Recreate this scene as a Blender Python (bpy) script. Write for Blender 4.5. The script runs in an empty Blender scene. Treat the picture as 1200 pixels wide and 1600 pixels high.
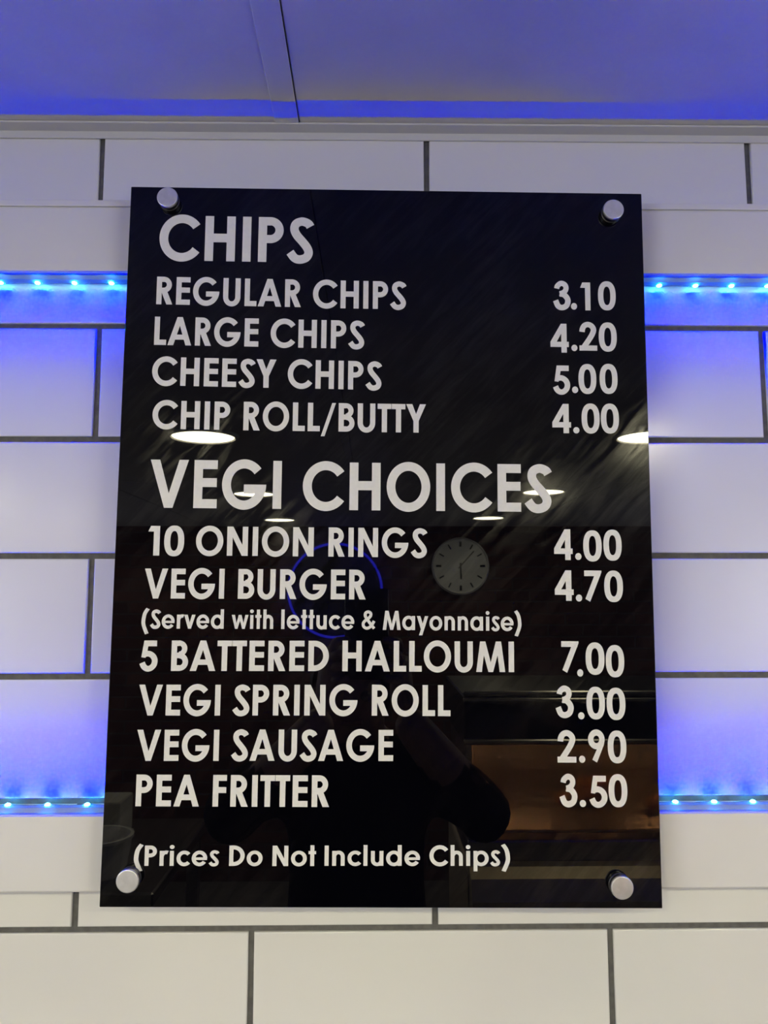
import bpy, bmesh, math, random
from mathutils import Vector, Matrix
from mathutils.geometry import delaunay_2d_cdt
random.seed(7)
C = bpy.context.scene.collection
SC = bpy.context.scene
PI = math.pi

# ------------------------------------------------------------------ camera
cam_d = bpy.data.cameras.new('camera')
cam_d.sensor_fit = 'VERTICAL'; cam_d.sensor_height = 32.0; cam_d.lens = 24.0
cam_d.clip_start = 0.01
cam = bpy.data.objects.new('camera', cam_d); C.objects.link(cam)
# columns: image right, image down, forward
_m = [[0.9999115, 0.0003847, 0.0132958], [-0.0132625, 0.1051512, 0.9943678], [-0.0010155, -0.9944562, 0.1051470]]
CAM = Vector((0.0, -0.68794, 1.78))
cam.matrix_world = Matrix(((_m[0][0], -_m[0][1], -_m[0][2], CAM.x), (_m[1][0], -_m[1][1], -_m[1][2], CAM.y),
                           (_m[2][0], -_m[2][1], -_m[2][2], CAM.z), (0, 0, 0, 1)))
SC.camera = cam

# ------------------------------------------------------------------ world, exposure
w = bpy.data.worlds.new('world'); SC.world = w; w.use_nodes = True
w.node_tree.nodes['Background'].inputs[0].default_value = (0.86, 0.90, 1.0, 1)
w.node_tree.nodes['Background'].inputs[1].default_value = 7.3      # daylight let in by the added side windows
SC.view_settings.view_transform = 'Standard'; SC.view_settings.look = 'None'
SC.view_settings.exposure = 0.0; SC.view_settings.gamma = 1.0
SC.view_settings.use_curve_mapping = False
SC.cycles.max_bounces = 8
SC.cycles.sample_clamp_indirect = 6.0

DOWNLIGHT = 175.0                       # emission of a downlight disc
DOWNLIGHT_COL = (1.0, 0.92, 0.60)
LED_W = 0.080                          # watts of one LED
# a narrow-band blue LED lies outside the sRGB gamut: in linear sRGB its red and green come out negative, here pushed past the real values for deeper blue
LED_COL = (-0.30, -0.27, 1.0)

# room measures (metres)
XL, XR, YB, ZC = -2.30, 2.30, -4.40, 2.2148
BOARD = Vector((0.0093, -0.047, 1.8315)); BROT = -0.00835

# ------------------------------------------------------------------ helpers
def mat(name, col=(.5, .5, .5), rough=.5, metal=0, spec=.5, coat=0, coat_rough=.05, emit=None, strength=0, trans=0, ior=1.5):
    m = bpy.data.materials.new(name); m.use_nodes = True
    b = m.node_tree.nodes['Principled BSDF']
    b.inputs['Base Color'].default_value = (*col, 1)
    b.inputs['Roughness'].default_value = rough
    b.inputs['Metallic'].default_value = metal
    b.inputs['Specular IOR Level'].default_value = spec
    b.inputs['Coat Weight'].default_value = coat
    b.inputs['Coat Roughness'].default_value = coat_rough
    b.inputs['Transmission Weight'].default_value = trans
    b.inputs['IOR'].default_value = ior
    if emit:
        b.inputs['Emission Color'].default_value = (*emit, 1)
        b.inputs['Emission Strength'].default_value = strength
    return m

def nd(m, kind, **kw):
    n = m.node_tree.nodes.new(kind)
    for k, v in kw.items():
        if k in n.inputs: n.inputs[k].default_value = v
        else: setattr(n, k, v)
    return n

def lk(m, a, b): m.node_tree.links.new(a, b)
def bsdf(m): return m.node_tree.nodes['Principled BSDF']

def add_noise(m, col_a, col_b, scale=8, detail=4, bump=0.0, bump_scale=None, dist=.001, stretch=None, obj=True, lo=.35, hi=.65):
    tc = nd(m, 'ShaderNodeTexCoord'); mp = nd(m, 'ShaderNodeMapping')
    lk(m, tc.outputs['Object' if obj else 'Generated'], mp.inputs[0])
    if stretch: mp.inputs['Scale'].default_value = stretch
    n = nd(m, 'ShaderNodeTexNoise', Scale=scale, Detail=detail); lk(m, mp.outputs[0], n.inputs['Vector'])
    r = nd(m, 'ShaderNodeValToRGB'); lk(m, n.outputs['Fac'], r.inputs[0])
    r.color_ramp.elements[0].position = lo; r.color_ramp.elements[1].position = hi
    r.color_ramp.elements[0].color = (*col_a, 1); r.color_ramp.elements[1].color = (*col_b, 1)
    lk(m, r.outputs[0], bsdf(m).inputs['Base Color'])
    if bump:
        n2 = nd(m, 'ShaderNodeTexNoise', Scale=bump_scale or scale, Detail=2); lk(m, mp.outputs[0], n2.inputs['Vector'])
        b = nd(m, 'ShaderNodeBump', Strength=bump, Distance=dist); lk(m, n2.outputs['Fac'], b.inputs['Height'])
        lk(m, b.outputs[0], bsdf(m).inputs['Normal'])
    return m

def obj(name, bm, m, parent=None, smooth=False, loc=None):
    me = bpy.data.meshes.new(name); bmesh.ops.recalc_face_normals(bm, faces=bm.faces); bm.to_mesh(me); bm.free()
    if m: me.materials.append(m)
    if smooth:
        for p in me.polygons: p.use_smooth = True
    o = bpy.data.objects.new(name, me); C.objects.link(o)
    if parent: o.parent = parent
    if loc: o.location = loc
    return o

def link_copy(o, name, loc, parent):
    c = bpy.data.objects.new(name, o.data); C.objects.link(c); c.location = loc; c.parent = parent
    return c

def tag(o, label, cat, group=None):
    o['label'] = label; o['category'] = cat
    if group: o['group'] = group
    return o

def empty(name, loc=(0, 0, 0), rz=0):
    o = bpy.data.objects.new(name, None); C.objects.link(o); o.location = loc; o.rotation_euler = (0, 0, rz)
    o.empty_display_size = .05
    return o

def box(bm, x0, y0, z0, x1, y1, z1, bev=0, seg=1):
    r = bmesh.ops.create_cube(bm, size=1)
    vs = r['verts']
    for v in vs:
        v.co = Vector(((x0 + x1) / 2 + v.co.x * (x1 - x0), (y0 + y1) / 2 + v.co.y * (y1 - y0), (z0 + z1) / 2 + v.co.z * (z1 - z0)))
    if bev:
        es = list({e for v in vs for e in v.link_edges})
        bmesh.ops.bevel(bm, geom=es, offset=bev, segments=seg, affect='EDGES', profile=.5)
    return bm

def BX(*a, **k): return box(bmesh.new(), *a, **k)

def lathe(bm, prof, n=32, axis='Z', origin=(0, 0, 0)):
    rings = []
    O = Vector(origin)
    for r, h in prof:
        ring = []
        for i in range(n):
            a = 2 * PI * i / n
            p = {'Z': Vector((r * math.cos(a), r * math.sin(a), h)), 'Y': Vector((r * math.cos(a), -h, r * math.sin(a))),
                 'X': Vector((h, r * math.cos(a), r * math.sin(a)))}[axis]
            ring.append(bm.verts.new(O + p))
        rings.append(ring)
    for a, b in zip(rings, rings[1:]):
        for i in range(n):
            bm.faces.new((a[i], a[(i + 1) % n], b[(i + 1) % n], b[i]))
    bm.faces.new(rings[0]); bm.faces.new(rings[-1])
    return bm

def tube(bm, pts, r, n=10, closed=False):
    pts = [Vector(p) for p in pts]; rings = []; N = len(pts)
    for i, p in enumerate(pts):
        t = (pts[(i + 1) % N] - pts[i - 1]) if closed else (pts[min(i + 1, N - 1)] - pts[max(i - 1, 0)])
        t.normalize(); up = Vector((0, 0, 1)) if abs(t.z) < .9 else Vector((0, 1, 0))
        a = t.cross(up).normalized(); b = t.cross(a)
        rings.append([bm.verts.new(p + a * r * math.cos(2 * PI * k / n) + b * r * math.sin(2 * PI * k / n)) for k in range(n)])
    for i in range(N if closed else N - 1):
        A, B = rings[i], rings[(i + 1) % N]
        for k in range(n): bm.faces.new((A[k], A[(k + 1) % n], B[(k + 1) % n], B[k]))
    if not closed: bm.faces.new(rings[0]); bm.faces.new(rings[-1])
    return bm

# ------------------------------------------------------------------ materials
M = {}
M['tile'] = mat('white_glazed_tile', (.74, .735, .72), rough=.17, spec=.38)
add_noise(M['tile'], (.735, .73, .71), (.755, .75, .735), scale=5, bump=.30, bump_scale=14, dist=.0006)
M['grout'] = mat('grey_grout', (.12, .118, .115), rough=.9, spec=.2)
add_noise(M['grout'], (.105, .103, .10), (.14, .138, .132), scale=160, bump=.5, bump_scale=500, dist=.0005)
M['plastic'] = mat('white_pvc', (.72, .71, .70), rough=.32)
add_noise(M['plastic'], (.70, .69, .675), (.74, .73, .72), scale=9, bump=.05, bump_scale=20, dist=.0005)
M['trim'] = mat('white_pvc_trim', (.62, .62, .62), rough=.35)
M['joint'] = mat('grey_white_joint_strip', (.61, .60, .60), rough=.4)
M['steel2'] = mat('warm_stainless', (.66, .56, .42), rough=.50, metal=1)  # warm base colour stands in for lamp glow on the steel
M['ceiling'] = mat('white_ceiling_panel', (.5, .5, .5), rough=.42)
add_noise(M['ceiling'], (.62, .60, .59), (.66, .64, .63), scale=14, bump=.25, bump_scale=420, dist=.0003)
M['sleeve'] = mat('clear_silicone', (.55, .6, .8), rough=.25, trans=.6, ior=1.4)
M['led'] = mat('led_lens', (.8, .9, 1), rough=.3, emit=(.03, .50, 1.0), strength=120)
M['vinyl'] = mat('white_vinyl', (.80, .79, .745), rough=.38, spec=.4)
add_noise(M['vinyl'], (.78, .77, .73), (.81, .80, .76), scale=300, bump=.08, bump_scale=900, dist=.0002)
M['steel_cap'] = mat('satin_steel', (.66, .65, .64), rough=.42, metal=.75)
add_noise(M['steel_cap'], (.62, .615, .60), (.70, .69, .68), scale=160)
M['barrel'] = mat('dark_steel', (.16, .16, .165), rough=.3, metal=1)
M['stainless'] = mat('brushed_stainless', (.42, .40, .38), rough=.28, metal=1)
add_noise(M['stainless'], (.38, .365, .35), (.46, .44, .42), scale=30, stretch=(.3, .3, 14), bump=.05, bump_scale=60)
M['dark_panel'] = mat('dark_enamel', (.03, .03, .032), rough=.3)
M['glass'] = mat('display_glass', (.9, .95, .93), rough=.02, trans=1, ior=1.45)
M['floor'] = mat('grey_floor', (.12, .11, .10), rough=.4)
add_noise(M['floor'], (.10, .09, .085), (.15, .14, .13), scale=20)
M['paint'] = mat('cream_paint', (.40, .38, .35), rough=.6)
M['cloth'] = mat('black_cloth', (.012, .012, .016), rough=.9, spec=.1)
M['jeans'] = mat('navy_denim', (.02, .028, .05), rough=.9, spec=.1)
M['skin'] = mat('skin', (.42, .24, .17), rough=.5)
M['hair'] = mat('dark_hair', (.015, .011, .009), rough=.6)
M['black'] = mat('black_plastic', (.012, .012, .013), rough=.25)
M['white'] = mat('white_enamel', (.75, .74, .72), rough=.4)
M['batter'] = mat('fried_batter', (.50, .20, .05), rough=.6)
add_noise(M['batter'], (.38, .13, .03), (.62, .30, .09), scale=40, bump=.6, bump_scale=90, dist=.004)

def board_mat():
    m = mat('black_acrylic', (.0010, .0010, .0022), rough=.13, spec=.05, coat=1.0, coat_rough=.012)
    b = bsdf(m); b.inputs['Coat IOR'].default_value = 1.33
    tc = nd(m, 'ShaderNodeTexCoord'); mp = nd(m, 'ShaderNodeMapping')
    mr = nd(m, 'ShaderNodeMapping'); mr.inputs['Rotation'].default_value = (0, -PI / 4.2, 0); lk(m, tc.outputs['Object'], mr.inputs[0])
    mp.inputs['Scale'].default_value = (26, 1, 3.0); lk(m, mr.outputs[0], mp.inputs[0])
    n1 = nd(m, 'ShaderNodeTexNoise', Scale=5.0, Detail=6, Roughness=.65, Distortion=.6); lk(m, mp.outputs[0], n1.inputs['Vector'])
    n2 = nd(m, 'ShaderNodeTexNoise', Scale=7.0, Detail=5, Roughness=.6); lk(m, tc.outputs['Object'], n2.inputs['Vector'])
    mx = nd(m, 'ShaderNodeMath', operation='MULTIPLY'); lk(m, n1.outputs['Fac'], mx.inputs[0]); lk(m, n2.outputs['Fac'], mx.inputs[1])
    r = nd(m, 'ShaderNodeMapRange'); lk(m, mx.outputs[0], r.inputs[0])
    for i, v in zip((1, 2, 3, 4), (.22, .47, .0, .34)): r.inputs[i].default_value = v
    lk(m, r.outputs[0], b.inputs['Specular IOR Level'])
    return m
M['board'] = board_mat()

def brick_mat():
    m = mat('red_brick', rough=.85)
    tc = nd(m, 'ShaderNodeTexCoord'); mp = nd(m, 'ShaderNodeMapping'); mp.inputs['Rotation'].default_value = (PI / 2, 0, 0)
    lk(m, tc.outputs['Object'], mp.inputs[0])
    t = nd(m, 'ShaderNodeTexBrick', Scale=1.0)
    for k, v in (('Brick Width', .225), ('Row Height', .075), ('Mortar Size', .006)): t.inputs[k].default_value = v
    t.inputs['Color1'].default_value = (.10, .036, .025, 1); t.inputs['Color2'].default_value = (.06, .022, .017, 1)
    t.inputs['Mortar'].default_value = (.07, .06, .055, 1)
    lk(m, mp.outputs[0], t.inputs['Vector']); lk(m, t.outputs['Color'], bsdf(m).inputs['Base Color'])
    bp = nd(m, 'ShaderNodeBump', Strength=.8, Distance=.01, invert=True); lk(m, t.outputs['Fac'], bp.inputs['Height'])
    lk(m, bp.outputs[0], bsdf(m).inputs['Normal'])
    return m
M['brick'] = brick_mat()

def pane_mat():
    m = bpy.data.materials.new('window_pane'); m.use_nodes = True; nt = m.node_tree; nt.nodes.remove(bsdf(m))
    a = nt.nodes.new('ShaderNodeBsdfTransparent'); b = nt.nodes.new('ShaderNodeBsdfGlossy'); b.inputs['Roughness'].default_value = .03
    x = nt.nodes.new('ShaderNodeMixShader'); x.inputs[0].default_value = .07
    nt.links.new(a.outputs[0], x.inputs[1]); nt.links.new(b.outputs[0], x.inputs[2]); nt.links.new(x.outputs[0], nt.nodes['Material Output'].inputs[0])
    return m
M['pane'] = pane_mat()
# ------------------------------------------------------------------ letter shapes (capital height = 1)
SV, SH = .185, .187
def R_(x0, y0, x1, y1): return [[(x0, y0), (x1, y0), (x1, y1), (x0, y1)]]
def sup(t, n):
    c, s = math.cos(t), math.sin(t)
    return (math.copysign(abs(c) ** (2 / n), c), math.copysign(abs(s) ** (2 / n), s))
def band(cx, cy, rx, ry, ix, iy, a0, a1, n=2.0, k=None):
    """ring segment as one strip of quads between an outer and an inner ellipse"""
    k = k or max(6, int(abs(a1 - a0) / 8)); o = []
    for i in range(k + 1):
        t = math.radians(a0 + (a1 - a0) * i / k); u = sup(t, n)
        o.append(((cx + rx * u[0], cy + ry * u[1]), (cx + ix * u[0], cy + iy * u[1])))
    return [[o[i][0], o[i + 1][0], o[i + 1][1], o[i][1]] for i in range(k)]
def disc(cx, cy, rx, ry): return [[(cx + rx * math.cos(i * PI / 10), cy + ry * math.sin(i * PI / 10)) for i in range(20)]]
def spline(pts, sub=7):
    P = [pts[0]] + list(pts) + [pts[-1]]; o = []
    for i in range(1, len(P) - 2):
        for s in range(sub):
            t = s / sub; a, b, c, d = P[i - 1], P[i], P[i + 1], P[i + 2]
            o.append(tuple(.5 * ((2 * b[j]) + (-a[j] + c[j]) * t + (2 * a[j] - 5 * b[j] + 4 * c[j] - d[j]) * t * t + (-a[j] + 3 * b[j] - 3 * c[j] + d[j]) * t ** 3) for j in (0, 1)))
    o.append(P[-2]); return o
def brush(pts, w=SV, sub=7, smooth=True):
    p = spline(pts, sub) if smooth else pts; L = []
    for i, q in enumerate(p):
        a = p[max(i - 1, 0)]; b = p[min(i + 1, len(p) - 1)]
        dx, dy = b[0] - a[0], b[1] - a[1]; l = math.hypot(dx, dy) or 1
        nx, ny = -dy / l * w / 2, dx / l * w / 2
        L.append(((q[0] + nx, q[1] + ny), (q[0] - nx, q[1] - ny)))
    return [[L[i][0], L[i + 1][0], L[i + 1][1], L[i][1]] for i in range(len(L) - 1)]
def ring(w, y0, y1, n=2.0, sx=SV, sy=SH):
    cy, ry = (y0 + y1) / 2, (y1 - y0) / 2
    return band(w / 2, cy, w / 2, ry, w / 2 - sx, ry - sy, 0, 360, n, 44)
XH = .735
S_PTS = [(.505, .80), (.455, .87), (.32, .915), (.19, .86), (.155, .74), (.21, .61), (.34, .46), (.44, .33), (.475, .215), (.42, .11), (.29, .065), (.17, .10), (.07, .225)]
def glyph(ch):
    """width, left bearing, right bearing, polygons"""
    B = .08
    if ch == 'A': return .85, .03, .05, [[(0, 0), (.205, 0), (.52, 1), (.33, 1)], [(.85, 0), (.645, 0), (.33, 1), (.52, 1)]] + R_(.15, .20, .70, .375)
    if ch == 'V': return .82, .03, .045, [[(0, 1), (.20, 1), (.50, 0), (.32, 0)], [(.82, 1), (.62, 1), (.32, 0), (.50, 0)]]
    if ch == 'B': return .565, B, .035, R_(0, 0, SV, 1) + R_(0, .82, .27, 1) + R_(0, .42, .30, .60) + R_(0, 0, .28, SH) + band(.25, .735, .275, .265, .10, .10, -90, 90) + band(.27, .295, .295, .295, .115, .115, -90, 90)
    if ch == 'C':
        return .885, .05, .03, band(.49, .5, .49, .525, .30, .335, 37, 323, 2.0, 36)
    if ch == 'D': return .69, B, .05, R_(0, 0, SV, 1) + R_(0, 0, .22, SH) + R_(0, 1 - SH, .22, 1) + band(.20, .5, .49, .5, .30, .313, -90, 90)
    if ch == 'E': return .50, B, .055, R_(0, 0, SV, 1) + R_(0, 0, .50, SH) + R_(0, 1 - SH, .50, 1) + R_(0, .44, .49, .625)
    if ch == 'F': return .455, B, .05, R_(0, 0, SV, 1) + R_(0, 1 - SH, .455, 1) + R_(0, .43, .44, .615)
    if ch == 'G': return .95, .05, .065, band(.475, .5, .475, .525, .285, .335, 40, 322, 2.0, 38) + band(.475, .5, .475, .525, .285, .335, 322, 359, 2.0, 8) + R_(.47, .315, .80, .50) + [[(.80, .315), (.895, .315), (.95, .50), (.80, .50)]]
    if ch == 'H': return .66, B, B, R_(0, 0, SV, 1) + R_(.475, 0, .66, 1) + R_(0, .42, .66, .61)
    if ch == 'I': return .185, B, B, R_(0, 0, .185, 1)
    if ch == 'L': return .43, B, .02, R_(0, 0, SV, 1) + R_(0, 0, .43, SH)
    if ch == 'M': return .99, .04, .04, [[(0, 0), (.19, 0), (.315, 1), (.135, 1)], [(.135, 1), (.315, 1), (.575, 0), (.415, 0)], [(.855, 1), (.675, 1), (.415, 0), (.575, 0)], [(.99, 0), (.80, 0), (.675, 1), (.855, 1)]]
    if ch == 'N': return .71, B, B, R_(0, 0, SV, 1) + R_(.525, 0, .71, 1) + [[(0, 1), (.20, 1), (.71, 0), (.51, 0)]]
    if ch == 'O': return .93, .05, .05, ring(.93, -.025, 1.025)
    if ch == 'P': return .55, B, .055, R_(0, 0, SV, 1) + R_(0, .815, .27, 1) + R_(0, .42, .27, .60) + band(.26, .71, .29, .29, .11, .11, -90, 90)
    if ch == 'R': return .58, B, .05, R_(0, 0, SV, 1) + R_(0, .815, .26, 1) + R_(0, .42, .26, .60) + band(.25, .71, .29, .29, .11, .11, -90, 90) + [[(.17, .46), (.385, .46), (.58, 0), (.365, 0)]]
    if ch == 'S': return .57, .025, .025, brush(S_PTS)
    if ch == 'T': return .485, .005, .01, R_(0, .815, .485, 1) + R_(.15, 0, .335, 1)
    if ch == 'U': return .625, .075, .075, R_(0, .31, SV, 1) + R_(.44, .31, .625, 1) + band(.3125, .32, .3125, .345, .1275, .165, 180, 360)
    if ch == 'Y': return .70, .02, .02, [[(0, 1), (.215, 1), (.445, .40), (.26, .40)], [(.70, 1), (.485, 1), (.255, .40), (.44, .40)]] + R_(.257, 0, .443, .42)
    if ch == '/': return .52, .02, .02, [[(0, -.17), (.13, -.17), (.52, 1.0), (.39, 1.0)]]
    if ch == '1': return .36, .03, .10, R_(.175, 0, .36, 1) + [[(.08, 1), (.18, 1), (.18, .81), (0, .81)]]
    if ch == '0': return .615, .04, .04, ring(.615, -.02, 1.02, 2.35)
    if ch == '.': return .21, .04, .04, disc(.105, .105, .105, .105)
    if ch == '2': return .615, .03, .03, brush([(.098, .655), (.115, .76), (.18, .87), (.305, .915), (.43, .86), (.495, .74), (.46, .60), (.37, .44), (.24, .25), (.13, .09)], .185) + R_(0, 0, .61, .18) + [[(0, 0), (.25, 0), (.33, .18), (.10, .17)]]
    if ch == '3':
        return .61, .03, .03, brush([(.135, .725), (.165, .82), (.285, .905), (.41, .86), (.455, .745), (.41, .63), (.30, .56), (.235, .545)], .175) + brush([(.235, .555), (.38, .515), (.485, .40), (.51, .28), (.455, .14), (.31, .075), (.175, .13), (.09, .32)], .185) + R_(.235, .45, .30, .64)
    if ch == '4': return .62, .03, .03, R_(.375, 0, .56, 1) + R_(0, .195, .63, .375) + [[(.365, 1), (.47, 1), (.47, .84), (.395, .695), (.215, .375), (0, .375)]]
    if ch == '5': return .615, .03, .03, [[(.145, 1), (.56, 1), (.56, .81), (.275, .81), (.25, .63), (.20, .43), (.065, .45)]] + brush([(.17, .55), (.31, .565), (.44, .49), (.505, .35), (.48, .20), (.38, .095), (.265, .075), (.16, .14), (.095, .27)], .185)
    if ch == '7': return .60, .03, .03, R_(0, .82, .56, 1) + [[(.36, .85), (.56, 1), (.60, 1), (.60, .94), (.19, 0), (.03, .09)]]
    if ch == '9': return .55, .03, .03, band(.27, .70, .275, .30, .10, .115, 0, 360, 2, 36) + [[(.545, .70), (.52, .54), (.275, 0), (.125, .085), (.30, .43), (.43, .55)]]
    if ch == '(': return .33, .04, .03, brush([(.27, 1.05), (.14, .80), (.085, .47), (.10, .18), (.25, -.27)], .165)
    if ch == ')': return .33, .03, .04, brush([(.06, 1.05), (.19, .80), (.245, .47), (.23, .18), (.08, -.27)], .165)
    if ch == '&': return .72, .05, .05, brush([(.66, .055), (.52, .22), (.30, .52), (.19, .70), (.20, .86), (.33, .935), (.46, .87), (.47, .73), (.36, .60), (.20, .48), (.09, .34), (.10, .17), (.25, .065), (.42, .12), (.55, .26), (.65, .45)], .155)
    r = .355; d = 2 * r; rg = ring(d, -.015, XH + .015, 2.0, .175, .165)
    st = .18
    if ch == 'o': return d, .045, .045, rg
    if ch == 'c': return .625, .045, .02, band(r, XH / 2, r, XH / 2 + .015, r - .175, XH / 2 - .155, 42, 318)
    if ch == 'e': return d, .045, .045, band(r, XH / 2, r, XH / 2 + .015, r - .175, XH / 2 - .155, 0, 326) + R_(.10, .29, .70, .415)
    if ch == 'd': return d, .045, .08, rg + R_(d - st, 0, d, 1.03)
    if ch == 'a': return d, .045, .08, rg + R_(d - st, 0, d, XH)
    if ch == 'p': return d, .08, .045, rg + R_(0, -.27, st, XH)
    if ch == 'l': return st, .08, .08, R_(0, 0, st, 1.03)
    if ch == 'i': return .215, .065, .065, R_(.018, 0, .198, XH) + disc(.1075, .93, .1075, .10)
    if ch == 'h': return .57, .08, .08, R_(0, 0, st, 1.03) + R_(.39, 0, .57, .46) + band(.285, .45, .285, .30, .105, .13, 0, 180)
    if ch == 'n': return .57, .08, .08, R_(0, 0, st, XH) + R_(.39, 0, .57, .46) + band(.285, .45, .285, .30, .105, .13, 0, 180)
    if ch == 'u': return .57, .075, .075, R_(0, .29, st, XH) + R_(.39, 0, .57, XH) + band(.285, .29, .285, .305, .105, .135, 180, 360)
    if ch == 'r': return .38, .08, .0, R_(0, 0, st, XH) + band(.29, .42, .29, .335, .11, .16, 68, 180)
    if ch == 't': return .34, .03, .03, R_(.08, 0, .26, 1.02) + R_(0, .585, .34, XH)
    if ch == 's':
        return .45, .03, .03, brush([(x * .80, y * .76) for x, y in S_PTS], .155)
    if ch == 'v': return .62, .02, .02, [[(0, XH), (.19, XH), (.40, 0), (.23, 0)], [(.62, XH), (.43, XH), (.22, 0), (.39, 0)]]
    if ch == 'y': return .63, .02, .02, [[(0, XH), (.19, XH), (.40, .08), (.23, .02)], [(.63, XH), (.445, XH), (.12, -.27), (.30, -.27)]]
    if ch == 'w': return .95, .02, .02, [[(0, XH), (.18, XH), (.345, 0), (.20, 0)], [(.20, 0), (.345, 0), (.555, XH), (.395, XH)], [(.95, XH), (.77, XH), (.605, 0), (.75, 0)], [(.75, 0), (.605, 0), (.395, XH), (.555, XH)]]
    raise KeyError(ch)

def slab(bm, polys, f, depth):
    """union of the polygons in letter units, mapped to the board by f, extruded into thin vinyl"""
    vs, fs = [], []
    for pl in polys:
        q = [f(*p) for p in pl]
        a = sum(q[i][0] * q[(i + 1) % len(q)][1] - q[(i + 1) % len(q)][0] * q[i][1] for i in range(len(q)))
        if abs(a) < 1e-12: continue
        if a < 0: q.reverse()
        fs.append(list(range(len(vs), len(vs) + len(q)))); vs += [Vector((x * 1000, z * 1000)) for x, z in q]
    cv, _, cf, _v, _e, origin = delaunay_2d_cdt(vs, [], fs, 1, 1e-4)
    cf = [t for t, src in zip(cf, origin) if src]
    top = [bm.verts.new((v.x / 1000, -depth, v.y / 1000)) for v in cv]; bot = {}
    cnt = {}
    for t in cf:
        for i in range(len(t)):
            e = (t[i], t[(i + 1) % len(t)]); cnt[frozenset(e)] = cnt.get(frozenset(e), 0) + 1
    for t in cf: bm.faces.new([top[i] for i in t])
    for t in cf:
        for i in range(len(t)):
            a, b = t[i], t[(i + 1) % len(t)]
            if cnt[frozenset((a, b))] == 1:
                for k in (a, b):
                    if k not in bot: bot[k] = bm.verts.new((cv[k].x / 1000, 0.0002, cv[k].y / 1000))
                bm.faces.new((top[b], top[a], bot[a], bot[b]))
# ------------------------------------------------------------------ structure
def struct(name, bm, m, **k):
    o = obj(name, bm, m, **k); o['kind'] = 'structure'; return o

wall = struct('wall_back', BX(XL, .0015, 0, XR, .12, ZC + .1), M['grout'])
WY0, WY1, WZ0, WZ1 = -4.20, -2.10, .85, 2.12       # unseen windows added in both side walls to supply daylight
for n, (sx, nm) in enumerate(((-1, 'wall_left'), (1, 'wall_right'))):
    x0, x1 = (XL - .1, XL) if sx < 0 else (XR, XR + .1)
    bm = BX(x0, YB, 0, x1, .12, WZ0); box(bm, x0, YB, WZ1, x1, .12, ZC + .1)
    box(bm, x0, YB, WZ0, x1, WY0, WZ1); box(bm, x0, WY1, WZ0, x1, .12, WZ1)
    struct(nm, bm, M['paint'])
    wn = empty('window_%d' % (n + 1), ((x0 + x1) / 2, 0, 0)); wn['kind'] = 'structure'
    bm = BX(-.03, WY0, WZ0, .03, WY1, WZ0 + .05); box(bm, -.03, WY0, WZ1 - .05, .03, WY1, WZ1)
    for y in (WY0, (WY0 + WY1) / 2 - .025, WY1 - .05): box(bm, -.03, y, WZ0 + .05, .03, y + .05, WZ1 - .05)
    obj('window_frame', bm, M['white'], wn)
    for y0, y1 in ((WY0 + .05, (WY0 + WY1) / 2 - .025), ((WY0 + WY1) / 2 + .025, WY1 - .05)):
        obj('pane', BX(-.003, y0, WZ0 + .05, .003, y1, WZ1 - .05), M['pane'], wn)
    pl = bpy.data.lights.new('window_portal', 'AREA'); pl.shape = 'RECTANGLE'; pl.size = WZ1 - WZ0; pl.size_y = WY1 - WY0; pl.cycles.is_portal = True
    po = bpy.data.objects.new('window_portal', pl); C.objects.link(po); po.location = (sx * 2.41, (WY0 + WY1) / 2, (WZ0 + WZ1) / 2)
    po.rotation_euler = (0, sx * PI / 2, 0)
wf = struct('wall_front', BX(XL - .1, YB - .1, 0, XR + .1, YB, ZC + .1), M['brick'])
fl = struct('floor', BX(XL - .1, YB - .1, -.1, XR + .1, .12, 0), M['floor'])

# tiles: every tile a part of the wall
ROW = .10553; ZA = 2.0243; TW = .3007; G = .0050
def tile_mesh(wd, ht):
    bm = BX(-wd / 2, -.0012, -ht / 2, wd / 2, .007, ht / 2)
    es = [e for e in bm.edges if all(v.co.y < 0 for v in e.verts)]
    bmesh.ops.bevel(bm, geom=es, offset=.0012, segments=2, affect='EDGES', profile=.6)
    return bm
cache = {}
def put_tile(x0, x1, z0, z1):
    x0, x1 = max(x0, XL), min(x1, XR); z0, z1 = max(z0, .262), min(z1, ZC - .001)
    if x1 - x0 < .012 or z1 - z0 < .01: return
    key = (round(x1 - x0, 4), round(z1 - z0, 4))
    if key not in cache:
        o = obj('tile', tile_mesh(*key), M['tile'], wall, smooth=False); cache[key] = o
        for p in o.data.polygons: p.use_smooth = p.area < key[0] * .004
    else: o = link_copy(cache[key], 'tile', (0, 0, 0), wall)
    o.location = ((x0 + x1) / 2 + random.uniform(-.0003, .0003), 0, (z0 + z1) / 2)
    o.rotation_euler = (random.gauss(0, .0016), 0, random.gauss(0, .0010))
PITCH = .3060
offs = {-2: -.2560, 0: -.2524, 2: -.2512, 4: -.2534}
r = -2
while True:
    zt = ZA - ROW * r - G / 2; zb = ZA - ROW * (r + 1) + G / 2
    if zt < .01: break
    j0 = offs.get(r, -.2535) if r % 2 == 0 else -.1037
    for k in range(-8, 9):
        put_tile(j0 + k * PITCH + G / 2, j0 + (k + 1) * PITCH - G / 2, zb, zt)
    r += 1

struct('baseboard_back', BX(XL, -.012, 0, XR, -.0015, .26, bev=.003), M['paint'])
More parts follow.
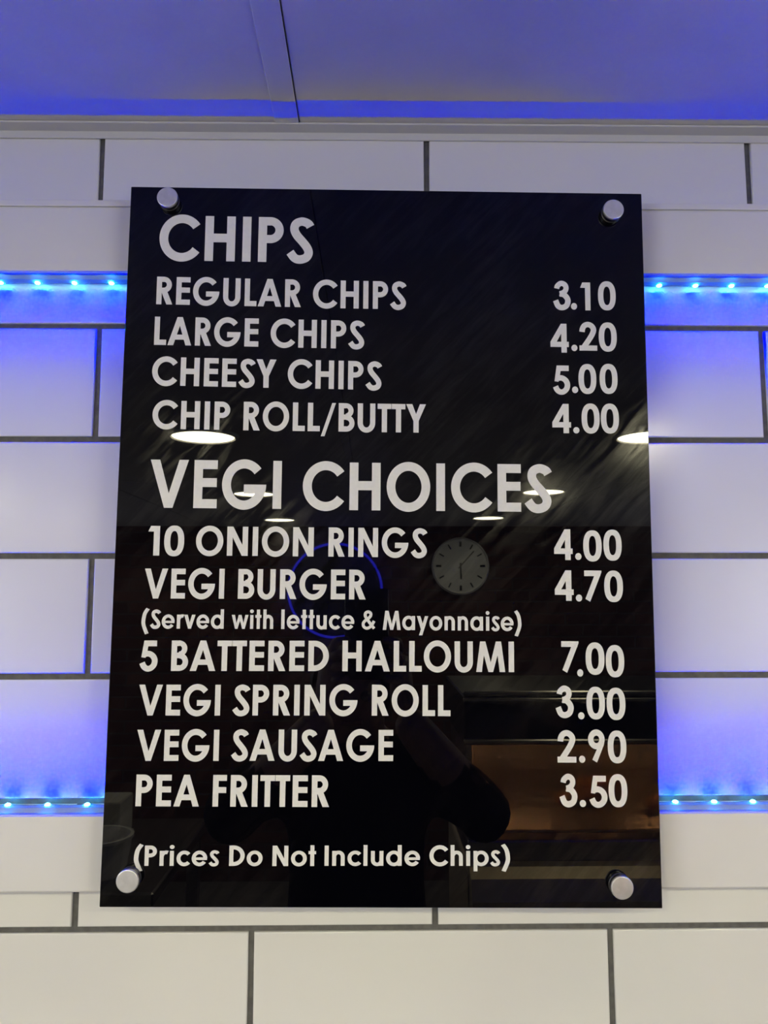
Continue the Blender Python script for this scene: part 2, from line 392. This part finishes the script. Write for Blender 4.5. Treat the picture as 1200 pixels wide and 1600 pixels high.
# ceiling with panels and a flat joint strip running away from the wall
ceil = struct('ceiling', BX(XL - .1, YB - .1, ZC + .012, XR + .1, .12, ZC + .12), M['grout'])
SX0, SX1 = -.0915, -.0697
pan = [(XL, -1.0937), (-1.0707, SX0 + .0110), (SX1 + .0007, .9303), (.9533, XR)]
for a, b in pan:
    for y1_, y0_ in ((-.004, -2.40), (-2.406, YB)):
        obj('panel', BX(a, y0_, ZC, b, y1_, ZC + .012, bev=.0008), M['ceiling'], ceil)
for k, (a, b) in enumerate([(-1.0937, -1.0707), (SX0, SX1), (.9303, .9533)]):
    obj('joint_strip', BX(a, YB, ZC - .0014, b, -.0165, ZC - .0001, bev=.0005), M['joint'], ceil)
# angle trim where the ceiling meets the tiles
bm = BX(XL, -.0170, ZC - .0022, XR, -.0014, ZC - .0002, bev=.0006); box(bm, XL, -.0034, ZC - .0090, XR, -.0014, ZC - .0002, bev=.0006)
struct('trim_1', bm, M['trim'])

# boxed white trunking (upper and lower), each with a grooved lid
def trunk(name, z0, z1, lip_top, label):
    t = tag(empty(name, (0, 0, z0)), label, 'trunking')
    h = z1 - z0; D = .021
    bm = BX(XL, -D + .0015, 0, XR, -.0014, h, bev=.0006)
    obj('base_channel', bm, M['plastic'], t)
    if lip_top:   # lid with rolled edge near the top
        obj('lid', BX(XL, -D, .0006, XR, -D + .0016, h - .0075, bev=.0005), M['plastic'], t)
        obj('edge_lip', BX(XL, -D - .0008, h - .0062, XR, -D + .0016, h - .0002, bev=.0007, seg=2), M['plastic'], t)
    else:
        obj('lid', BX(XL, -D, .0012, XR, -D + .0016, h - .0006, bev=.0005), M['plastic'], t)
    return t
trunk('cable_trunking', 2.0673, 2.1352, True, 'white boxed cable trunking across the tiles near the ceiling, above the upper blue lights')
trunk('cable_trunking', 1.5341, 1.5960, False, 'white boxed cable trunking across the tiles behind the bottom edge of the menu board')

def led_colour(ld):
    ld.use_nodes = True; nt = ld.node_tree
    cx = nt.nodes.new('ShaderNodeCombineXYZ')
    for i in range(3): cx.inputs[i].default_value = LED_COL[i]
    nt.links.new(cx.outputs[0], nt.nodes['Emission'].inputs['Color'])
# LED strips: clear sleeve and single LEDs
def led_strip(z, down, phase, label):
    t = tag(empty('led_strip_light', (0, -.0088, z)), label, 'light', 'blue strip lights on the tiles')
    s = -1 if down else 1
    # sleeve: slightly wavy silicone profile
    bm = bmesh.new(); xs = [i * .0084 for i in range(int(-1.85 / .0084), int(1.85 / .0084) + 1)]; prev = None
    for x in xs:
        wv = .0005 * math.cos(2 * PI * (x - phase) / .0335) ; y0, y1 = -.0052 - wv, .0052
        a, b = 0, s * (.0050 + wv)
        ring_ = [bm.verts.new(p) for p in ((x, y0, a), (x, y1, a), (x, y1, b * .8), (x, 0, b), (x, y0, b * .8))]
        if prev:
            for k in range(5): bm.faces.new((prev[k], prev[(k + 1) % 5], ring_[(k + 1) % 5], ring_[k]))
        else: bm.faces.new(ring_)
        prev = ring_
    bm.faces.new(prev)
    obj('silicone_sleeve', bm, M['sleeve'], t, smooth=False)
    first = None; ld = None
    n0 = int(math.ceil((-1.80 - phase) / .0335)); n1 = int((1.80 - phase) / .0335)
    for k in range(n0, n1 + 1):
        x = phase + k * .0335
        zz = s * .0048
        if first is None:
            bm = bmesh.new(); lathe(bm, [(.0024, 0), (.0023, s * .0009), (.0016, s * .0017), (.0005, s * .0021)], 10)
            first = obj('led', bm, M['led'], t, smooth=True, loc=(x, -.0005, zz)); o = first
        else: o = link_copy(first, 'led', (x, -.0005, zz), t)
        if abs(x) < .75:
            if ld is None:
                ld = bpy.data.lights.new('led_light', 'AREA'); ld.shape = 'DISK'; ld.size = .0044; ld.energy = LED_W; led_colour(ld)
            l = bpy.data.objects.new('led_light', ld)
            l.location = (0, 0, s * .0024); l.rotation_euler = (0 if down else PI, 0, 0)
        elif k % 6 == 0:      # past the view one lamp stands for six LEDs
            l = bpy.data.objects.new('led_light', bpy.data.lights.new('led_light', 'AREA'))
            l.data.shape = 'RECTANGLE'; l.data.size = .19; l.data.size_y = .003; l.data.energy = LED_W * 6; led_colour(l.data)
            l.location = (0, 0, s * .0024); l.rotation_euler = (0 if down else PI, 0, 0)
        else: continue
        C.objects.link(l); l.parent = o
    return t
led_strip(2.0671, True, -.3066, 'upper blue LED strip under the high trunking, shining down on the tiles')
led_strip(1.5962, False, -.3105, 'lower blue LED strip on top of the low trunking, shining up the tiles')

# ------------------------------------------------------------------ the menu board
sign = tag(empty('menu_board', BOARD), 'glossy black menu board with white lettering and prices, on four steel standoffs', 'sign')
sign.rotation_euler = (0, BROT * -1, 0)
# rotation about Y: positive turns Z towards X; BROT is counter-clockwise seen from the room
BWd, BHt = .4483, .6011
obj('panel', BX(-BWd / 2, 0, -BHt / 2, BWd / 2, .004, BHt / 2, bev=.0004), M['board'], sign)

LINES = [
    [('CHIPS', -197.6, 233.8, -64.3, 233.2, 40.7)] ,
    [('REGULAR', -198.2, 194.3, -73.9, 193.2, 24.6), ('CHIPS', -63.6, 192.8, 16.8, 192.3, 24.8)] ,
    [('LARGE', -198.7, 158.3, -109.7, 157.7, 24.9), ('CHIPS', -99.3, 157.5, -18.9, 156.8, 24.8)] ,
    [('CHEESY', -199.3, 123.0, -93.8, 121.7, 24.8), ('CHIPS', -83.9, 121.8, -3.8, 120.8, 24.9)] ,
    [('CHIP', -197.5, 85.5, -132.0, 84.9, 24.3), ('ROLL/BUTTY', -120.6, 84.8, 34.2, 84.2, 24.6)] ,
    [('VEGI', -197.4, 18.2, -87.2, 18.1, 40.7), ('CHOICES', -69.3, 17.6, 140.2, 17.5, 40.4)] ,
    [('10', -197.1, -21.8, -167.1, -21.8, 24.7), ('ONION', -157.3, -21.4, -59.3, -21.5, 24.3), ('RINGS', -47.0, -21.5, 35.2, -21.7, 24.4)] ,
    [('VEGI', -198.6, -57.3, -132.7, -57.0, 24.7), ('BURGER', -121.3, -57.0, -15.6, -56.8, 24.6)] ,
    [('(', -199.8, -82.0, -193.7, -81.9, 15.6), ('Served', -192.7, -81.8, -132.3, -81.6, 15.5), ('with', -125.8, -81.6, -91.6, -81.5, 15.5), ('lettuce', -85.0, -81.5, -24.7, -81.4, 15.6), ('&', -18.6, -81.4, -7.3, -81.4, 15.5), ('Mayonnaise', -1.2, -81.6, 107.1, -81.8, 15.7), (')', 107.8, -81.8, 113.6, -81.7, 15.7)] ,
    [('5', -200.4, -116.2, -185.0, -116.1, 24.6), ('BATTERED', -174.3, -116.0, -45.3, -115.4, 24.6), ('HALLOUMI', -34.2, -115.4, 107.2, -115.3, 24.8)] ,
    [('VEGI', -199.5, -151.8, -133.2, -151.5, 24.6), ('SPRING', -123.2, -151.4, -21.4, -150.9, 24.6), ('ROLL', -9.7, -150.9, 54.7, -151.0, 24.8)] ,
    [('VEGI', -199.6, -187.7, -133.2, -187.4, 24.6), ('SAUSAGE', -123.3, -187.2, 8.0, -186.9, 24.7)] ,
    [('PEA', -198.8, -223.1, -148.1, -223.1, 24.7), ('FRITTER', -137.1, -223.1, -43.4, -223.1, 24.7)] ,
    [('(', -198.3, -268.9, -191.1, -268.9, 15.5), ('Prices', -189.8, -268.9, -130.8, -268.8, 15.5), ('Do', -122.5, -268.8, -95.9, -268.7, 15.6), ('Not', -88.0, -268.8, -53.2, -268.7, 15.6), ('Include', -46.4, -268.5, 30.1, -268.3, 15.5), ('Chips', 37.6, -268.3, 94.1, -268.1, 15.5), (')', 95.4, -268.1, 102.3, -268.1, 15.5)] ,
]
PRICES = [
    ('3.10', [(144.3, 193.2, 159.6, 219.7), (159.8, 193.9, 165.1, 199.8), (168.0, 193.4, 176.8, 218.4), (183.5, 193.6, 198.9, 219.7)]) ,
    ('4.20', [(141.5, 155.5, 157.3, 181.1), (159.5, 157.0, 164.7, 162.6), (166.5, 157.5, 181.8, 183.1), (183.4, 156.8, 198.9, 182.8)]) ,
    ('5.00', [(143.1, 118.4, 157.8, 144.1), (159.4, 120.0, 164.6, 125.8), (165.1, 119.3, 180.4, 145.7), (183.3, 119.6, 198.7, 146.0)]) ,
    ('4.00', [(142.0, 85.0, 157.9, 110.5), (159.8, 84.9, 165.0, 90.4), (167.1, 84.9, 182.5, 111.0), (183.6, 85.1, 199.0, 111.1)]) ,
    ('4.00', [(141.8, -22.8, 157.3, 3.0), (159.4, -22.7, 164.6, -16.9), (166.3, -23.9, 181.8, 2.3), (183.3, -23.1, 198.6, 3.0)]) ,
    ('4.70', [(141.8, -56.7, 157.5, -31.4), (159.3, -57.2, 164.5, -51.4), (166.6, -57.3, 181.0, -31.4), (183.2, -57.5, 198.8, -31.3)]) ,
    ('7.00', [(146.4, -115.6, 160.7, -89.9), (159.2, -118.6, 164.2, -112.6), (166.4, -117.1, 182.0, -90.7), (183.1, -119.0, 198.3, -92.7)]) ,
    ('3.00', [(140.9, -152.1, 155.8, -125.9), (159.4, -153.0, 164.5, -147.3), (166.4, -153.0, 181.5, -126.7), (183.0, -153.4, 198.4, -127.4)]) ,
    ('2.90', [(141.9, -187.4, 157.2, -161.6), (159.4, -187.6, 164.5, -181.9), (167.1, -187.3, 180.6, -161.0), (183.1, -187.8, 198.3, -161.8)]) ,
    ('3.50', [(142.9, -222.6, 157.5, -196.2), (159.3, -222.3, 164.4, -216.8), (167.2, -222.9, 181.9, -197.7), (183.0, -222.4, 198.2, -196.4)]) ,
]


def text_line(words):
    bm = bmesh.new()
    for wd, x0, z0, x1, z1, cap in words:
        adv = 0; items = []
        for i, ch in enumerate(wd):
            gw, lb, rb, polys = glyph(ch)
            if i: adv += lb
            if ch == 'T' and i and wd[i - 1] == 'T': adv -= .0
            items.append((adv, gw, polys)); adv += gw + (rb if i < len(wd) - 1 else 0)
        sx = (x1 - x0) / adv
        for off, gw, polys in items:
            def f(u, v, off=off):
                x = x0 + (off + u) * sx
                return (x / 1000, (z0 + (z1 - z0) * (x - x0) / max(x1 - x0, 1) + v * cap) / 1000)
            slab(bm, polys, f, .00035)
    name = 'lettering'
    o = obj(name, bm, M['vinyl'], sign)
    o['label'] = 'white lettering reading ' + ' '.join(wd for wd, *_ in words).replace('( ', '(').replace(' )', ')')
    return o
for ln in LINES: text_line(ln)

for wd, boxes in PRICES:
    bm = bmesh.new()
    for ch, (x0, z0, x1, z1) in zip(wd, boxes):
        gw, lb, rb, polys = glyph(ch)
        ys = [p[1] for pl in polys for p in pl]; xs_ = [p[0] for pl in polys for p in pl]
        ya, yb, xa, xb = min(ys), max(ys), min(xs_), max(xs_)
        def f(u, v): return ((x0 + (u - xa) / (xb - xa) * (x1 - x0)) / 1000, (z0 + (v - ya) / (yb - ya) * (z1 - z0)) / 1000)
        slab(bm, polys, f, .00035)
    o = obj('price', bm, M['vinyl'], sign); o['label'] = 'white price figures reading ' + wd

# standoffs: barrel behind the panel, cap in front
for cx, cz in ((-.1900, .2870), (.1965, .2815), (-.2004, -.2780), (.1898, -.2820)):
    bm = bmesh.new(); lathe(bm, [(.0080, -.0258), (.0080, -.0042)], 28, 'Y')
    st = obj('standoff', bm, M['barrel'], sign, loc=(cx, 0, cz))
    bm = bmesh.new(); lathe(bm, [(.0088, 0.0002), (.0088, .0012), (.0084, .0016), (.0084, .0058)], 36, 'Y')
    cb = obj('collar', bm, M['barrel'], st, smooth=False)
    bm = bmesh.new(); lathe(bm, [(.0088, .0058), (.0090, .0062), (.0090, .0078), (.0087, .0083), (.0082, .0085)], 40, 'Y')
    cp = obj('cap', bm, M['steel_cap'], st, smooth=False); cp['label'] = 'round satin steel cap'

# ------------------------------------------------------------------ downlights in the ceiling
for x, y in ((-.471, -1.501), (-.521, -2.726), (-.554, -3.915), (.764, -1.491), (.726, -2.656), (.659, -3.796), (-1.70, -1.50), (-1.72, -2.72), (-1.74, -3.70)):
    side = 'left' if x < -1 else 'middle' if x < 0 else 'right'
    pos = {1: 'nearest the menu board', 2: 'in the middle of its row', 3: 'nearest the brick wall'}[1 + (y < -2) + (y < -3)]
    t = tag(empty('downlight', (x, y, ZC - .0002)), 'round recessed ceiling downlight in the %s row, %s' % (side, pos), 'light', 'ceiling downlights')
    bm = bmesh.new(); lathe(bm, [(.084, 0), (.098, 0), (.096, -.006), (.088, -.008), (.084, -.004)], 40)
    obj('rim', bm, M['white'], t)
    bm = bmesh.new(); lathe(bm, [(.086, -.0015), (.086, -.0045)], 40)
    obj('diffuser', bm, mat('downlight_diffuser', (.9, .9, .85), emit=DOWNLIGHT_COL, strength=DOWNLIGHT), t)

# ------------------------------------------------------------------ far wall: clock and blue ring
ck = tag(empty('wall_clock', (.560, YB + .0005, 1.954)), 'round white wall clock on the brick wall, mirrored in the board', 'clock')
def ylathe(prof, n=48):
    bm = bmesh.new(); lathe(bm, [(r_, -h_) for r_, h_ in prof], n, 'Y'); return bm
obj('case', ylathe([(.178, 0), (.185, .01), (.185, .035), (.176, .045), (.170, .038)]), M['white'], ck)
obj('dial', ylathe([(.172, .036), (.172, .0385)]), mat('clock_dial', (.8, .8, .78), rough=.5), ck)
for k in range(12):
    a = k * PI / 6; bm = BX(-.004 if k % 3 else -.007, .0387, .125, .004 if k % 3 else .007, .0400, .158)
    o = obj('hour_mark', bm, M['black'], ck); o.rotation_euler = (0, a, 0)
for nm, L_, a, wd in (('hour_hand', .085, math.radians(-182), .005), ('minute_hand', .13, math.radians(42), .0035)):
    o = obj(nm, BX(-wd, .0402, -.02, wd, .0420, L_), M['black'], ck); o.rotation_euler = (0, a, 0)

rg = tag(empty('ring_light', (-.249, YB + .0005, 1.799)), 'blue glowing ring around a dark disc on the brick wall, mirrored in the board', 'light')
bm = bmesh.new(); lathe(bm, [(.285, 0), (.285, -.03), (.27, -.035)], 56, 'Y'); obj('backing_disc', bm, M['black'], rg)
bm = bmesh.new(); tube(bm, [(.300 * math.cos(a * PI / 36), .02, .300 * math.sin(a * PI / 36)) for a in range(72)], .008, 8, closed=True)
obj('neon_tube', bm, mat('blue_neon', (.1, .1, .5), emit=(.02, .02, 1.0), strength=10), rg)

# ------------------------------------------------------------------ frying range across the aisle
fr = tag(empty('frying_range', (.26, -1.56, 0)), 'stainless steel frying range with heated glass display, mirrored in the board', 'fryer')
W_ = 1.25
obj('cabinet', BX(0, -.62, .10, W_, -.02, 1.02, bev=.01, seg=2), M['steel2'], fr)
obj('plinth', BX(.03, -.58, 0, W_ - .03, -.06, .10), M['dark_panel'], fr)
bm = bmesh.new()
prof = [(0, .70), (.030, .74), (.048, .82), (.050, .90), (.040, .97), (.015, 1.02), (-.02, 1.04), (-.06, 1.045), (-.06, .70)]
lo = [bm.verts.new((0, y, z)) for y, z in prof]; hi = [bm.verts.new((W_, y, z)) for y, z in prof]
for i in range(len(prof)):
    j = (i + 1) % len(prof); bm.faces.new((lo[i], lo[j], hi[j], hi[i]))
bm.faces.new(lo); bm.faces.new(hi); obj('curved_front', bm, M['steel2'], fr, smooth=False)
obj('service_shelf', BX(0, -.62, 1.04, W_, -.05, 1.10, bev=.006, seg=2), M['stainless'], fr)
# perforated warming tray
bm = BX(.02, -.44, 1.115, W_ - .02, -.06, 1.125, bev=.003)
for v in bm.verts: v.co.z += (-.06 - v.co.y) * .21
tray_m = mat('perforated_steel', (.62, .55, .44), rough=.38, metal=1)
tcn = nd(tray_m, 'ShaderNodeTexCoord'); vo = nd(tray_m, 'ShaderNodeTexVoronoi', Scale=75.0); lk(tray_m, tcn.outputs['Object'], vo.inputs['Vector'])
vo.inputs['Randomness'].default_value = .1
bpn = nd(tray_m, 'ShaderNodeBump', Strength=.9, Distance=.004); lk(tray_m, vo.outputs['Distance'], bpn.inputs['Height']); lk(tray_m, bpn.outputs[0], bsdf(tray_m).inputs['Normal'])
obj('warming_tray', bm, tray_m, fr)
obj('end_panel', BX(0, -.50, 1.10, .015, -.05, 1.42, bev=.003), M['stainless'], fr)
obj('end_panel', BX(W_ - .015, -.50, 1.10, W_, -.05, 1.42, bev=.003), M['stainless'], fr)
obj('back_panel', BX(.015, -.50, 1.10, W_ - .015, -.485, 1.36), M['steel2'], fr)
obj('canopy', BX(-.01, -.56, 1.36, W_ + .01, -.03, 1.495, bev=.004), M['dark_panel'], fr)
for z in (1.365, 1.478, 1.497): obj('edge_rail', BX(-.012, -.032, z, W_ + .012, -.018, z + .012, bev=.003), M['stainless'], fr)
obj('glass_front', BX(.02, -.062, 1.125, W_ - .02, -.056, 1.355), M['glass'], fr)
for x in (.18, .62, 1.04):
    hl = obj('heat_lamp', BX(x - .09, -.24, 1.338, x + .09, -.17, 1.358, bev=.004), M['stainless'], fr)
    obj('lamp_tube', BX(x - .08, -.225, 1.332, x + .08, -.185, 1.3375), mat('heat_lamp_glow', (1, .6, .3), emit=(1, .50, .20), strength=420), hl)
for k, (x, y, a, L_) in enumerate([(.36, -.20, .1, .17), (.60, -.17, -.15, .15), (.82, -.23, .08, .16), (.45, -.30, -.05, .16), (.98, -.19, .05, .15)]):
    bm = bmesh.new(); n = 9
    pts = [(x - .26 * 0 + (i / n - .5) * L_, .012 * math.sin(i / n * PI), 0) for i in range(n + 1)]
    pr = [(.004, -L_ / 2), (.014, -L_ / 2 + .008), (.019, -L_ / 4), (.021, 0), (.019, L_ / 4), (.014, L_ / 2 - .008), (.004, L_ / 2)]
    lathe(bm, pr, 14, 'X')
    o = obj('battered_sausage', bm, M['batter'], smooth=True); o.location = (.26 + x, -1.56 + y, 1.1255 + (-.06 - y) * .21 + .0212); o.rotation_euler = (0, 0, a)
    tag(o, ['golden battered sausage lying in the left part of the warming display', 'golden battered sausage lying near the middle front of the warming display', 'golden battered sausage just right of the display middle',
            'golden battered sausage behind the leftmost one in the display', 'golden battered sausage at the right end of the display'][k], 'food', 'battered sausages in the display')

# ------------------------------------------------------------------ left side: counter with tubs
ct = tag(empty('prep_counter', (-1.05, -1.95, 0)), 'steel preparation counter mirrored in the lower left of the board', 'counter')
obj('worktop', BX(-.45, -.35, .93, .45, .35, .97, bev=.005), M['stainless'], ct)
obj('undershelf', BX(-.42, -.32, .30, .42, .32, .32), M['stainless'], ct)
for sx in (-.41, .41):
    for sy in (-.31, .31): obj('leg', BX(sx - .02, sy - .02, 0, sx + .02, sy + .02, .93), M['stainless'], ct)
def tub(x, y, z, r_, h, label, m):
    t = tag(empty('food_tub', (x, y, z)), label, 'tub', 'tubs on the preparation counter')
    bm = bmesh.new(); lathe(bm, [(r_ * .82, 0), (r_ * .84, .004), (r_, h), (r_ * 1.06, h), (r_ * 1.06, h + .008), (r_ * .95, h + .008), (r_ * .8, .008)], 32)
    obj('bowl', bm, m, t, smooth=False)
tub(-.80, -1.75, .9702, .09, .10, 'round white plastic tub at the front right of the counter', M['white'])
tub(-1.05, -1.80, .9702, .11, .08, 'wide white plastic tub at the middle of the counter', M['white'])
tub(-1.30, -1.90, .9702, .08, .14, 'tall steel tub at the left of the counter', M['stainless'])
cb_ = tag(obj('food_carton', BX(-.16, -.07, 0, .16, .07, .12, bev=.004), mat('card_box', (.5, .48, .44), rough=.8), loc=(-1.0, -2.12, .9702)), 'plain pale carton at the back of the preparation counter', 'box')
# ------------------------------------------------------------------ the photographer (seen mirrored in the board)
def skin_mesh(verts, edges, radii, root=0, sub=2):
    me = bpy.data.meshes.new('tmp'); me.from_pydata([Vector(v) for v in verts], edges, [])
    o = bpy.data.objects.new('tmp', me); C.objects.link(o)
    sk = o.modifiers.new('s', 'SKIN'); sk.use_smooth_shade = True
    for i, rr in enumerate(radii):
        v = me.skin_vertices[0].data[i]; v.radius = rr if isinstance(rr, tuple) else (rr, rr); v.use_root = (i == root)
    sb = o.modifiers.new('b', 'SUBSURF'); sb.levels = sub; sb.render_levels = sub
    dg = bpy.context.evaluated_depsgraph_get(); ev = o.evaluated_get(dg); m2 = bpy.data.meshes.new_from_object(ev)
    bpy.data.objects.remove(o); bpy.data.meshes.remove(me)
    return m2

PX = -.035; PY = -1.08            # where the person stands
S = lambda x, y, z: (PX + x, PY + y, z)
V = [S(0, 0, .95), S(0, .01, 1.10), S(0, .01, 1.28), S(0, 0, 1.385), S(0, .01, 1.455), S(-.01, .02, 1.49), S(-.01, .025, 1.56), S(-.01, .02, 1.635),
     # right arm (person's right is +x when facing the wall)
     S(.12, 0, 1.40), S(.19, .01, 1.385), S(.25, .09, 1.355), S(.255, .16, 1.345), S(.17, .26, 1.46), S(.085, .335, 1.575),
     # left arm
     S(-.12, 0, 1.40), S(-.19, .01, 1.385), S(-.25, .09, 1.355), S(-.245, .16, 1.345), S(-.14, .26, 1.46), S(-.045, .335, 1.575),
     # legs
     S(.10, 0, .88), S(.11, .02, .50), S(.115, -.01, .11), S(.12, -.02, .045), S(.13, .14, .035),
     S(-.10, 0, .88), S(-.11, .02, .50), S(-.115, -.01, .11), S(-.12, -.02, .045), S(-.13, .14, .035)]
E_ = [(0, 1), (1, 2), (2, 3), (3, 4), (4, 5), (5, 6), (6, 7), (3, 8), (8, 9), (9, 10), (10, 11), (11, 12), (12, 13),
      (3, 14), (14, 15), (15, 16), (16, 17), (17, 18), (18, 19), (0, 20), (20, 21), (21, 22), (22, 23), (23, 24), (0, 25), (25, 26), (26, 27), (27, 28), (28, 29)]
Rr = [(.17, .12), (.155, .11), (.175, .12), (.15, .10), .058, (.072, .080), (.080, .098), (.055, .070),
      .085, .072, .060, .054, .044, .030, .085, .072, .060, .054, .044, .030,
      .092, .062, .046, .042, .036, .092, .062, .046, .042, .036]
body_me = skin_mesh(V, E_, Rr)
bm = bmesh.new(); bm.from_mesh(body_me)
# hands: palm and five curled fingers each, gripping the phone from both sides
PH = Vector((-.012, -.712, 1.712))     # phone centre (lens at the upper right corner, behind the camera)
def hand(side):
    wx = PX + (.085 if side > 0 else -.045); wr_ = Vector((wx, PY + .335, 1.575))
    palm = Vector((PH.x + side * .058, PH.y - .020, PH.z - .062))
    pm = skin_mesh([wr_, wr_.lerp(palm, .55), palm, palm + Vector((0, .008, .025))], [(0, 1), (1, 2), (2, 3)], [.026, (.024, .030), (.018, .036), (.014, .030)], 0, 1)
    bm.from_mesh(pm)
    for i in range(4):
        zz = PH.z - .075 + i * .021; ln = (.8, .95, 1.0, .9)[i]
        b = palm + Vector((0, .0, -.02 + i * .017))
        f = [b, Vector((PH.x + side * .052, PH.y + .002, zz)), Vector((PH.x + side * .046, PH.y + .0145, zz + .001)), Vector((PH.x + side * (.046 - .024 * ln), PH.y + .0150, zz + .003))]
        bm.from_mesh(skin_mesh(f, [(0, 1), (1, 2), (2, 3)], [.0095, .0088, .0080, .0068], 0, 1))
    t = [palm + Vector((0, -.004, -.01)), Vector((PH.x + side * .050, PH.y - .018, PH.z - .045)), Vector((PH.x + side * .026, PH.y - .0155, PH.z - .020))]
    bm.from_mesh(skin_mesh(t, [(0, 1), (1, 2)], [.012, .0105, .0085], 0, 1))
hand(1); hand(-1)
# face: nose, brow, chin, ears as raised shape on the head
hc = Vector(S(-.01, .02, 1.575))
for v in bm.verts:
    d_ = v.co - hc
    if abs(d_.x) < .10 and v.co.z > 1.48 and abs(d_.y) < .12:
        n_ = math.exp(-((d_.x / .012) ** 2 + ((d_.z + .012) / .022) ** 2))
        if d_.y > .03: v.co.y += .018 * n_
for s_ in (-1, 1):
    lathe(bm, [(.004, -.004), (.016, 0), (.018, .006), (.010, .010)], 12, 'X', origin=hc + Vector((s_ * .083, -.005, -.01)))
me = bpy.data.meshes.new('person'); bm.to_mesh(me); bm.free()
for m_ in ('cloth', 'skin', 'jeans', 'black'): me.materials.append(M[m_])
for p in me.polygons:
    c = p.center; p.use_smooth = True
    fore = c.y > PY + .30
    if c.z > 1.475 and not fore: p.material_index = 1
    elif fore: p.material_index = 1
    elif c.z < .085: p.material_index = 3
    elif c.z < .93: p.material_index = 2
    else: p.material_index = 0
per = bpy.data.objects.new('person', me); C.objects.link(per)
tag(per, 'person in a black top raising a phone with both hands, mirrored in the board', 'person')
# hair cap
bm = bmesh.new(); bmesh.ops.create_uvsphere(bm, u_segments=28, v_segments=16, radius=1)
for v in list(bm.verts):
    c = v.co
    v.co = Vector((hc.x + c.x * .092, hc.y - .012 + c.y * .105, hc.z + .012 + c.z * .098))
bmesh.ops.delete(bm, geom=[v for v in bm.verts if v.co.z < hc.z - .05 or (v.co.y > hc.y + .035 and v.co.z < hc.z + .045)], context='VERTS')
hr = obj('hair', bm, M['hair'], per, smooth=True)
for s_ in (-1, 1):
    bm = bmesh.new(); bmesh.ops.create_uvsphere(bm, u_segments=12, v_segments=8, radius=.011, matrix=Matrix.Translation(hc + Vector((s_ * .030, .086, .0))))
    obj('eye', bm, mat('eye', (.25, .2, .18), rough=.1), per, smooth=True)
obj('mouth', BX(hc.x - .022, hc.y + .080, hc.z - .056, hc.x + .022, hc.y + .094, hc.z - .048, bev=.002), mat('lips', (.28, .1, .09)), per)

ph = tag(empty('phone', PH), 'black smartphone held up in both hands, mirrored in the board', 'phone')
obj('body', BX(-.037, -.006, -.076, .037, .002, .076, bev=.003, seg=2), M['black'], ph)
obj('camera_bump', BX(-.002 + .0, .0018, .038, .034, .0035, .073, bev=.0008), M['black'], ph)
obj('screen', BX(-.034, -.0066, -.073, .034, -.0059, .073), mat('phone_screen', (.02, .02, .02), rough=.1, emit=(.35, .38, .5), strength=.6), ph)
bm = bmesh.new(); lathe(bm, [(.006, -.0034), (.006, -.0042), (.005, -.0046)], 20, 'Y')
for v in bm.verts: v.co.y = v.co.y
obj('lens', bm, M['glass'], ph, loc=(.012, -.0075 + .0075, .068))
